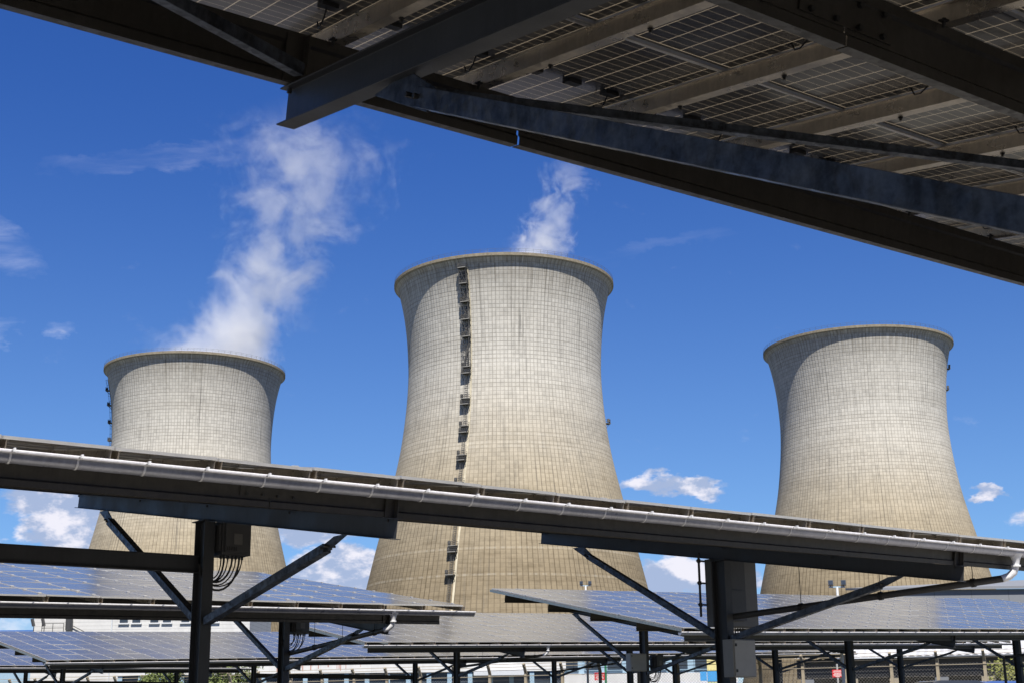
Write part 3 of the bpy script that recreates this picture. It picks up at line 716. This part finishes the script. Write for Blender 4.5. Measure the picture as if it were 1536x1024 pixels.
mb.build('rod', M_CABD, t)

# ================================================================== BACKGROUND BUILDINGS
def clad(name, col, pitch, depth=.35, horiz=False, wx=.03, var=.12):
    m, e, p, out = new_mat(name); co = e.n('ShaderNodeTexCoord').outputs['Object']; x, y, z = e.sep(co)
    l = e.line(z if horiz else x, pitch, wx); n1 = e.noise(e.vm('MULTIPLY', co, (.6, .6, .12)), 1.2, 6, .65); n2 = e.noise(co, 3.1, 4, .6)
    base = e.mix(e.lin(e.add(e.mul(n1, .6), e.mul(n2, .4)), .3, .7), tuple(c*(1-var) for c in col), tuple(min(.85, c*(1+var)) for c in col))
    e.put(p.inputs['Base Color'], e.mix(e.mul(l, depth), base, (.05, .05, .05))); p.inputs['Roughness'].default_value = .7
    return m
M_WBRICK = clad('white_blockwork', (.55, .545, .53), .42, .35, True, .05)
M_WHITE = clad('white_panels', (.58, .58, .575), 2.4, .25, False, .03)
M_RUST = simple('red_rust_stain', (.42, .24, .2), .8, var=.3, scale=2)
M_GREYC = clad('grey_cladding', (.17, .18, .20), 6.2, .5, False, .12, .04)
M_GLASS = simple('dark_window_glass', (.035, .045, .06), .12, var=.4, scale=.5)
M_BLUEP = simple('pale_blue_panel', (.28, .40, .50), .6, var=.12)
M_BLUE = simple('blue_panel', (.05, .15, .42), .6, var=.1)
M_DARKW = simple('dark_brown_wall', (.085, .072, .058), .85, var=.25, scale=1.5)
M_CONC = simple('weathered_concrete', (.34, .29, .21), .9, var=.25, scale=2)
M_CORR, e, p, out = new_mat('corrugated_white_roof')
co = e.n('ShaderNodeTexCoord').outputs['Object']; x, y, z = e.sep(co)
wv = e.m('SINE', e.mul(x, 2*math.pi/.62)); n1 = e.noise(e.vm('MULTIPLY', co, (1.2, .3, .3)), 1.5, 5, .65)
e.put(p.inputs['Base Color'], e.mix(e.lin(n1, .3, .7), (.42, .43, .46), (.58, .58, .60))); p.inputs['Roughness'].default_value = .5
M_FLASH = simple('roof_flashing', (.5, .52, .55), .5, var=.1)
def building(name, x0, x1, y0, y1, z0, z1, label, cat='building', rz=0, pivot=None):
    """empty at the front left corner of the building"""
    return empty(name, (x0, y0, z0), rz, label, cat)
# white block-work building at the left with windows
b = building('white_building', -53.5, 0, 160, 0, -.5, 0, 'white block building with a row of dark windows behind the left carports')
W5 = 24.0
mb = MB(); mb.box((0, 0, 0), (W5, 14, 14.6)); mb.build('wall', M_WBRICK, b)
mb = MB(); mb.box((-.15, -.12, 14.6), (W5+.15, 14.15, 14.95)); mb.build('parapet', M_FLASH, b)
for wx in (9.55, 10.95, 12.95, 14.35, 16.4, 17.8, 19.6):
    mb = MB(); mb.box((wx-.12, -.10, 11.55), (wx+1.02, -.004, 12.85)); w1 = mb.build('window', M_WBRICK, b)
    mb = MB(); mb.box((wx, -.13, 11.65), (wx+.9, -.101, 12.75)); mb.build('pane', M_GLASS, w1)
    mb = MB(); mb.box((wx-.15, -.2, 11.46), (wx+1.05, -.005, 11.545)); mb.build('sill', M_FLASH, w1)
mb = MB(); mb.box((8.62, -.12, 0), (8.74, -.003, 14.5)); mb.build('joint_trim', M_FLASH, b)
mb = MB(); mb.tube([(4.0, -.25, 11.0), (4.0, -.25, 14.55)], .34, 8); mb.tube([(4.0, -.25, 10.9), (4.0, -.3, 12.1)], .40, 8); mb.build('vent_pipe', M_CABD, b)
mb = MB()
for zz in (11.1, 11.6): mb.beam((1.2, -.9, zz), (3.6, -.9, zz), rect(.06, .06))
for xx in (1.2, 2.4, 3.6): mb.beam((xx, -.9, 10.6), (xx, -.9, 11.6), rect(.06, .06), (1, 0, 0))
mb.poly([(1.0, -1.0, 10.6), (3.8, -1.0, 10.6), (3.8, 0, 10.6), (1.0, 0, 10.6)]); mb.beam((4.3, -.2, 11.4), (6.3, -.2, 10.4), rect(.08, .08)); mb.build('walkway_railing', M_LADDER, b)
mb = MB()
for xx in (.35, 1.5): mb.beam((xx, -1.1, 11.3), (xx-.2, -1.2, 12.1), rect(.55, .2), (1, 0, 0)); mb.beam((xx, -1.05, 10.6), (xx, -1.05, 11.4), rect(.07, .07), (1, 0, 0))
mb.build('floodlight', M_CABD, b)
b = building('blue_shed', -70, 0, 175, 0, -1, 0, 'low blue building at the left edge beside the white block building')
mb = MB(); mb.box((-20, 0, 0), (15.6, 10, 12.2)); mb.build('wall', M_BLUEP, b)
mb = MB(); mb.box((-20.1, -.1, 12.2), (15.7, 10.1, 12.45)); mb.build('roof', M_BLUE, b)
# long low white building in the centre left
b = building('workshop_building', -37.5, 0, 136, 0, -.4, 0, 'long low white workshop with red stains and blue pillars behind the fence')
W1 = 42.2
mb = MB(); mb.box((0, 0, 5.0), (W1, 12, 6.55)); mb.build('fascia', M_WHITE, b)
mb = MB(); mb.box((.2, .5, 0), (W1-.2, 11.8, 4.99)); mb.build('wall', M_GLASS, b)
mb = MB(); mb.box((-.1, -.1, 6.55), (W1+.1, 12.1, 6.7)); mb.build('roof', M_BLUEP, b)
for k in range(22):
    mb = MB(); mb.box((.2 + k*1.93, .12, 0), (.62 + k*1.93, .495, 4.985)); mb.build('pillar', M_BLUEP, b)
mb = MB()
for k in range(26):
    x = random.choice((20.5, 21.5, 22.2, 17.6, 18.3, 14.5)) + random.uniform(-.8, .8); h = random.uniform(.25, 1.2); z1 = 6.5 - random.uniform(0, .25)
    mb.box((x, -.006 - .0004*k, z1-h), (x + random.uniform(.03, .12), -.0015, z1))
mb.build('rust_stain', M_RUST, b)
mb = MB(); mb.box((33.6, -1.6, 4.6), (38.4, -.003, 5.02)); mb.build('porch_roof', M_FLASH, b)
# building with blue window band
b = building('office_building', 2.2, 0, 152, 0, -.4, 0, 'white office with a band of blue framed windows behind the fence at centre')
W2 = 21
mb = MB(); mb.box((0, 0, 0), (W2, 12, 5.2)); mb.build('wall', M_WHITE, b)
mb = MB(); mb.box((0, .25, 5.2), (W2, 12, 8.4)); mb.build('upper_wall', M_BLUEP, b)
mb = MB(); mb.box((-.1, -.1, 8.4), (W2+.1, 12.1, 8.7)); mb.build('roof', M_FLASH, b)
for k in range(9):
    f = MB(); f.box((.4 + k*2.3, .06, 5.5), (2.1 + k*2.3, .245, 7.5)); w1 = f.build('window', M_BLUEP, b)
    f = MB(); f.box((.5 + k*2.3, .02, 5.62), (2.0 + k*2.3, .055, 7.4)); f.build('pane', M_GLASS, w1)
mb = MB(); mb.box((0, -.08, 2.9), (W2, -.003, 4.1)); mb.build('blue_band', M_BLUE, b)
# corrugated roof building at right
b = building('garage_building', 23.6, 0, 122, 0, -.3, 0, 'long brown garage with a white corrugated roof behind the chain link fence')
b.rotation_euler = (0, 0, R(-19)); W3 = 62
nx = int(W3/.155); rows = []
mb = MB(); rows = [[(i*.155, -.9 + 9*q, 5.15 + 2.65*q + .055*math.sin(i*.155*2*math.pi/.62)) for i in range(nx)] for q in (0, .5, 1)]
mb.grid(rows, 0, False, True); mb.build('roof', M_CORR, b, recalc=False)
mb = MB(); mb.box((-.1, 8.0, 7.86), (W3, 8.3, 8.25)); mb.build('ridge_cap', M_BLUE, b)
mb = MB(); mb.box((0, 0, 3.5), (W3, .4, 5.05)); mb.build('lintel_wall', M_DARKW, b)
mb = MB(); mb.box((0, 2.6, 0), (W3, 7.9, 5.0)); mb.build('wall', M_DARKW, b)
for k in range(17):
    mb = MB(); mb.box((.3 + k*3.6, .03, 0), (1.35 + k*3.6, .37, 3.495)); mb.build('pillar', M_CONC if k % 3 else M_GREYC, b)
    if k < 16: mb = MB(); mb.box((1.9 + k*3.6, 2.5, .8), (3.3 + k*3.6, 2.595, 3.1)); mb.build('window', M_GLASS, b)
# big grey hall
b = building('grey_hall', 64, 0, 240, 0, 0, 0, 'big plain grey clad hall behind the right carport roof')
mb = MB(); mb.box((0, 0, 0), (75, 40, 20.6)); mb.build('wall', M_GREYC, b)
mb = MB()
mb.grid([[(-4, -.6, 20.6), (76, -.6, 20.6), (76, -.6, 21.2), (-4, -.6, 21.0)], [(-4, 20, 22.4), (76, 20, 25), (76, 20, 25.5), (-4, 20, 22.8)]], 0, True, False, True); mb.build('roof', simple('grey_roof_sheet', (.20, .21, .23), .5, var=.08), b)
mb = MB(); mb.box((-10, -.5, 0), (-.01, 12, 19)); mb.build('annex_wall', M_FLASH, b)

# ================================================================== FENCE, SIGNS, LIGHTS
M_LINK, e, p, out = new_mat('chain_link')
x, y, z = e.sep(e.n('ShaderNodeTexCoord').outputs['Object'])
d1 = e.line(e.add(x, z), .20, .016); d2 = e.line(e.sub(x, z), .20, .016)
tp = e.n('ShaderNodeBsdfTransparent'); mx = e.n('ShaderNodeMixShader'); e.put(mx.inputs[0], e.m('MAXIMUM', d1, d2))
M_LINK.node_tree.links.new(tp.outputs[0], mx.inputs[1]); M_LINK.node_tree.links.new(p.outputs[0], mx.inputs[2]); M_LINK.node_tree.links.new(mx.outputs[0], out.inputs[0])
p.inputs['Base Color'].default_value = (.30, .29, .27, 1); p.inputs['Metallic'].default_value = .4; p.inputs['Roughness'].default_value = .5
FA, FB = Vector((-44, 121, 0)), Vector((42, 80, 0))
fang = math.atan2(FB.y-FA.y, FB.x-FA.x); FL = (FB-FA).length
fn = empty('chain_link_fence', (FA.x, FA.y, -.35), fang, 'tall chain link fence on cranked concrete posts before the buildings', 'fence')
nF = int(FL/2.75)
p0 = None
for k in range(nF+1):
    if p0 is None:
        mb = MB(); mb.grid([[(-.1, -.1, -1.2), (.1, -.1, -1.2), (.1, .1, -1.2), (-.1, .1, -1.2)], [(-.085, -.085, 3.6), (.085, -.085, 3.6), (.085, .085, 3.6), (-.085, .085, 3.6)], [(-.075, -.42, 4.15), (.075, -.42, 4.15), (.075, -.28, 4.25), (-.075, -.28, 4.25)]], 0, True, False, True)
        p0 = mb.build('fence_post', M_CONC, fn)
    else: dup(p0, fn, Matrix.Translation((k*2.75, 0, 0)))
mb = MB(); mb.poly([(0, .09, -.4), (FL, .09, -.4), (FL, .09, 3.5), (0, .09, 3.5)]); mb.build('wire_mesh', M_LINK, fn)
mb = MB()
for (yy, zz) in ((-.1, 2.0), (-.1, 3.4), (-.2, 3.8), (-.3, 4.0), (-.36, 4.2)): mb.beam((0, yy, zz), (FL, yy, zz), rect(.035, .035))
mb.build('barbed_wire', M_CONC, fn)
M_RED = simple('red_sign', (.62, .03, .04), .5, var=.08); M_WPAINT = simple('white_paint', (.75, .75, .74), .5, var=.05)
def red_sign(px, py, pz, label, s=1.0):
    t = empty('warning_sign', (px, py, pz), fang*.4, label, 'sign', 'red warning signs on the fence')
    mb = MB(); mb.box((-.5*s, 0, -.36*s), (.5*s, .03, .36*s)); mb.build('sign_plate', M_RED, t)
    rnd = random.Random(3)
    for zz, w_ in ((.24, .34), (.14, .42), (.0, .30), (-.10, .40), (-.21, .38), (-.29, .2)):
        top, bot, x = [], [], -w_
        while x < w_:
            l = rnd.uniform(.03, .09); h = .028
            for q, hh in ((x, h), (min(x + l, w_), h), (min(x + l, w_) + .002, .004), (x + l + .020, .004)): top.append((q*s, -.004, (zz + hh)*s)); bot.append((q*s, -.004, (zz - hh)*s))
            x += l + .022
        mb = MB()
        for a_, b_, c_2, d_ in zip(top, top[1:], bot[1:], bot): mb.poly([d_, c_2, b_, a_])
        o = mb.build('lettering', M_WPAINT, t)
        bm = bmesh.new(); bm.from_mesh(o.data); bmesh.ops.remove_doubles(bm, verts=bm.verts, dist=1e-5); bm.to_mesh(o.data); bm.free()
    mb = MB(); mb.tube([(0, .06, -4.5), (0, .06, .9*s)], .06, 8); mb.build('sign_post', M_ALU, t)
red_sign(19.42, 87.8, 2.62, 'red warning sign with white lettering on the fence before the corrugated roof building', .62)
red_sign(5.72, 99.3, 2.95, 'red warning sign with white lettering on the fence before the blue windowed office', .70)
t = empty('notice_board', (15.2, 112.0, 3.2), 0, 'yellow and blue notice board left of the garage behind the right foreground post', 'board')
mb = MB(); mb.box((-.45, 0, -1.0), (.5, .06, 1.3)); mb.build('board_panel', simple('notice_yellow', (.62, .55, .25), .6, var=.15), t)
mb = MB(); mb.box((-.45, -.02, -.35), (.5, -.003, .45)); mb.box((-1.0, -.02, -.3), (-.5, .03, .4)); mb.build('blue_stripe', simple('notice_blue', (.06, .32, .68), .6, var=.1), t)
mb = MB(); mb.tube([(0, .1, -4), (0, .1, 1.6)], .06, 6); mb.build('board_post', M_ALU, t)
t = empty('green_pole', (6.8, 110.0, 0), 0, 'thin green pole rising right of the red sign at centre', 'pole')
mb = MB(); mb.tube([(0, 0, -1), (0, 0, 5.0)], .09, 8); mb.build('pole', simple('green_paint', (.03, .17, .08), .5), t)
mb = MB(); mb.tube([(0, 0, 5.001), (0, 0, 5.08)], .12, 8); mb.build('pole_cap', M_BOLT, t)
def floodmast(x, y, z, s, label, yawz=0.0):
    t = empty('floodlight_mast', (x, y, gz(x, y)), yawz, label, 'floodlight', 'twin floodlight masts above the carports'); zt = z - gz(x, y)
    mb = MB(); mb.tube([(0, 0, 0), (0, 0, zt)], [.09, .06], 8); mb.build('mast', M_WPAINT, t)
    mb = MB(); mb.beam((-.85*s, 0, zt), (.85*s, 0, zt), rect(.06, .06)); mb.build('crossbar', M_BLUEP, t)
    for dx in (-.68*s, .68*s):
        fl = MB(); n = Vector((-.15, -1, .25)).normalized()
        c = Vector((dx, -.05, zt + .42*s))
        fl.beam(c + n*.06, c - n*.06, [(x_*s, y_*s) for x_, y_ in rect(.52, .56)], (0, 0, 1)); fl.beam(c + Vector((0, .06, -.22*s)), Vector((dx, 0, zt)), rect(.06, .06), (1, 0, 0)); o = fl.build('floodlight', M_CABD, t)
        fl = MB(); fl.beam(c + n*.075, c + n*.061, [(x_*s, y_*s) for x_, y_ in rect(.44, .44)], (0, 0, 1)); fl.build('lens', M_GLASS, o)
floodmast(15.75, 70, 6.2, .46, 'twin floodlight mast in front of the right cooling tower base')
floodmast(4.75, 96, 8.78, .42, 'twin floodlights just above the carport tip before the middle cooling tower base')

# ------------------------------------------------------------------ shrubs and parked vehicles at the bottom edge
M_LEAF = simple('green_leaf', (.11, .14, .035), .7, var=.5, scale=2); M_LEAFY = simple('yellow_green_leaf', (.16, .17, .03), .7, var=.4, scale=2); M_BARK = simple('bark', (.12, .09, .06), .9)
def shrub(x, y, z, w_, h_, n, mat, label):
    t = empty('shrub', (x, y, z), 0, label, 'shrub', 'shrubs beyond the carports'); mb = MB(); rnd = random.Random(int(x*10))
    cl = [(rnd.uniform(-.38, .38)*w_, rnd.uniform(-.3, .3)*w_, h_*rnd.uniform(.35, .88), rnd.uniform(.16, .3)*w_) for _ in range(12)]
    for k in range(n):
        cx, cy, cz, r = rnd.choice(cl); d = Vector((rnd.gauss(0, 1), rnd.gauss(0, 1), rnd.gauss(0, 1))).normalized() * r * rnd.uniform(.45, 1.05); c = Vector((cx, cy, cz)) + d
        a = Vector((rnd.gauss(0, 1), rnd.gauss(0, 1), rnd.gauss(0, 1))).normalized(); b_ = a.orthogonal().normalized(); s = rnd.uniform(.05, .12)
        mb.poly([c - a*s*1.4, c + b_*s*.6, c + a*s*1.4, c - b_*s*.6])
    mb.build('foliage', mat, t, recalc=False)
    mb = MB()
    for q in cl[:6]: mb.tube([(0, 0, 0), (q[0]*.4, q[1]*.4, q[2]*.5), (q[0], q[1], q[2])], [.07, .05, .02], 5)
    mb.build('stem', M_BARK, t)
shrub(-21.8, 112, .2, 5.4, 5.1, 5200, M_LEAF, 'green bush right of the left foreground post under the carports')
shrub(-27.4, 112, .2, 3.6, 5.2, 3200, M_LEAF, 'smaller green bush left of the left foreground post under the carports')
shrub(30.3, 88, -.6, 3.6, 3.6, 2600, M_LEAFY, 'yellow green bush at the foot of the fence on the right')
M_TYRE = simple('tyre', (.02, .02, .02), .8)
def vehicle(x, y, rz, H, L, col, label):
    z = gz(x, y); t = empty('parked_van', (x, y, z), rz, label, 'van', 'vans parked under the carports'); W = 1.9
    m, e, p, out = new_mat('van_paint'); p.inputs['Base Color'].default_value = (*col, 1); p.inputs['Roughness'].default_value = .35; p.inputs['Coat Weight'].default_value = .6
    e.put(p.inputs['Roughness'], e.lin(e.noise(e.n('ShaderNodeTexCoord').outputs['Object'], 3, 4), .3, .7, .28, .45))
    prof = [(-L/2, .35), (-L/2, 1.0), (-L/2+.15, H*.6), (-L/2+.45, H*.93), (-L/2+.9, H), (L*.12, H), (L*.2, H*.97), (L*.34, H*.60), (L/2-.15, H*.48), (L/2, H*.36), (L/2, .35)]
    mb = MB(); rings = []
    for yy, k in ((-W/2, .93), (-W/2+.06, 1), (W/2-.06, 1), (W/2, .93)): rings.append([(px*(.985 if k < 1 else 1), yy*(1 - .10*max(0, (pz-1)/max(.1, H-1))), .35 + (pz-.35)*(k if pz > 1 else 1)) for px, pz in prof])
    mb.grid(rings, 0, True, True, True); mb.build('body', m, t, sharp=30)
    for sy in (-1, 1):
        mb = MB(); yy = sy*(W/2 - .055)
        mb.poly([(-L/2+.6, sy*(W/2-.01), H*.60), (L*.24, sy*(W/2-.01), H*.60), (L*.14, sy*(W/2-.05), H*.86), (-L/2+.75, sy*(W/2-.05), H*.86)]); mb.build('side_window', M_GLASS, t)
    mb = MB(); mb.poly([(L*.225, -.7, H*.92), (L*.225, .7, H*.92), (L*.335, .8, H*.64), (L*.335, -.8, H*.64)]); mb.build('windscreen', M_GLASS, t)
    for sx in (-.31, .31):
        for sy in (-1, 1):
            mb = MB(); mb.tube([(sx*L, sy*(W/2-.2), .33), (sx*L, sy*(W/2+.01), .33)], .33, 18); wh = mb.build('wheel', M_TYRE, t)
            mb = MB(); mb.tube([(sx*L, sy*(W/2+.012), .33), (sx*L, sy*(W/2+.02), .33)], .2, 14); mb.build('rim', M_ALU, wh)
    return t
vehicle(20.4, 70, R(200), 2.1, 4.8, (.03, .035, .045), 'dark grey van roof showing at the bottom edge before the garage')
vehicle(23.6, 72.5, R(200), 2.0, 4.6, (.05, .10, .28), 'blue van roof at the bottom edge right of the dark grey van')
vehicle(17.6, 73.5, R(20), 2.05, 4.8, (.7, .7, .7), 'white van roof at the bottom edge just left of the dark grey van')
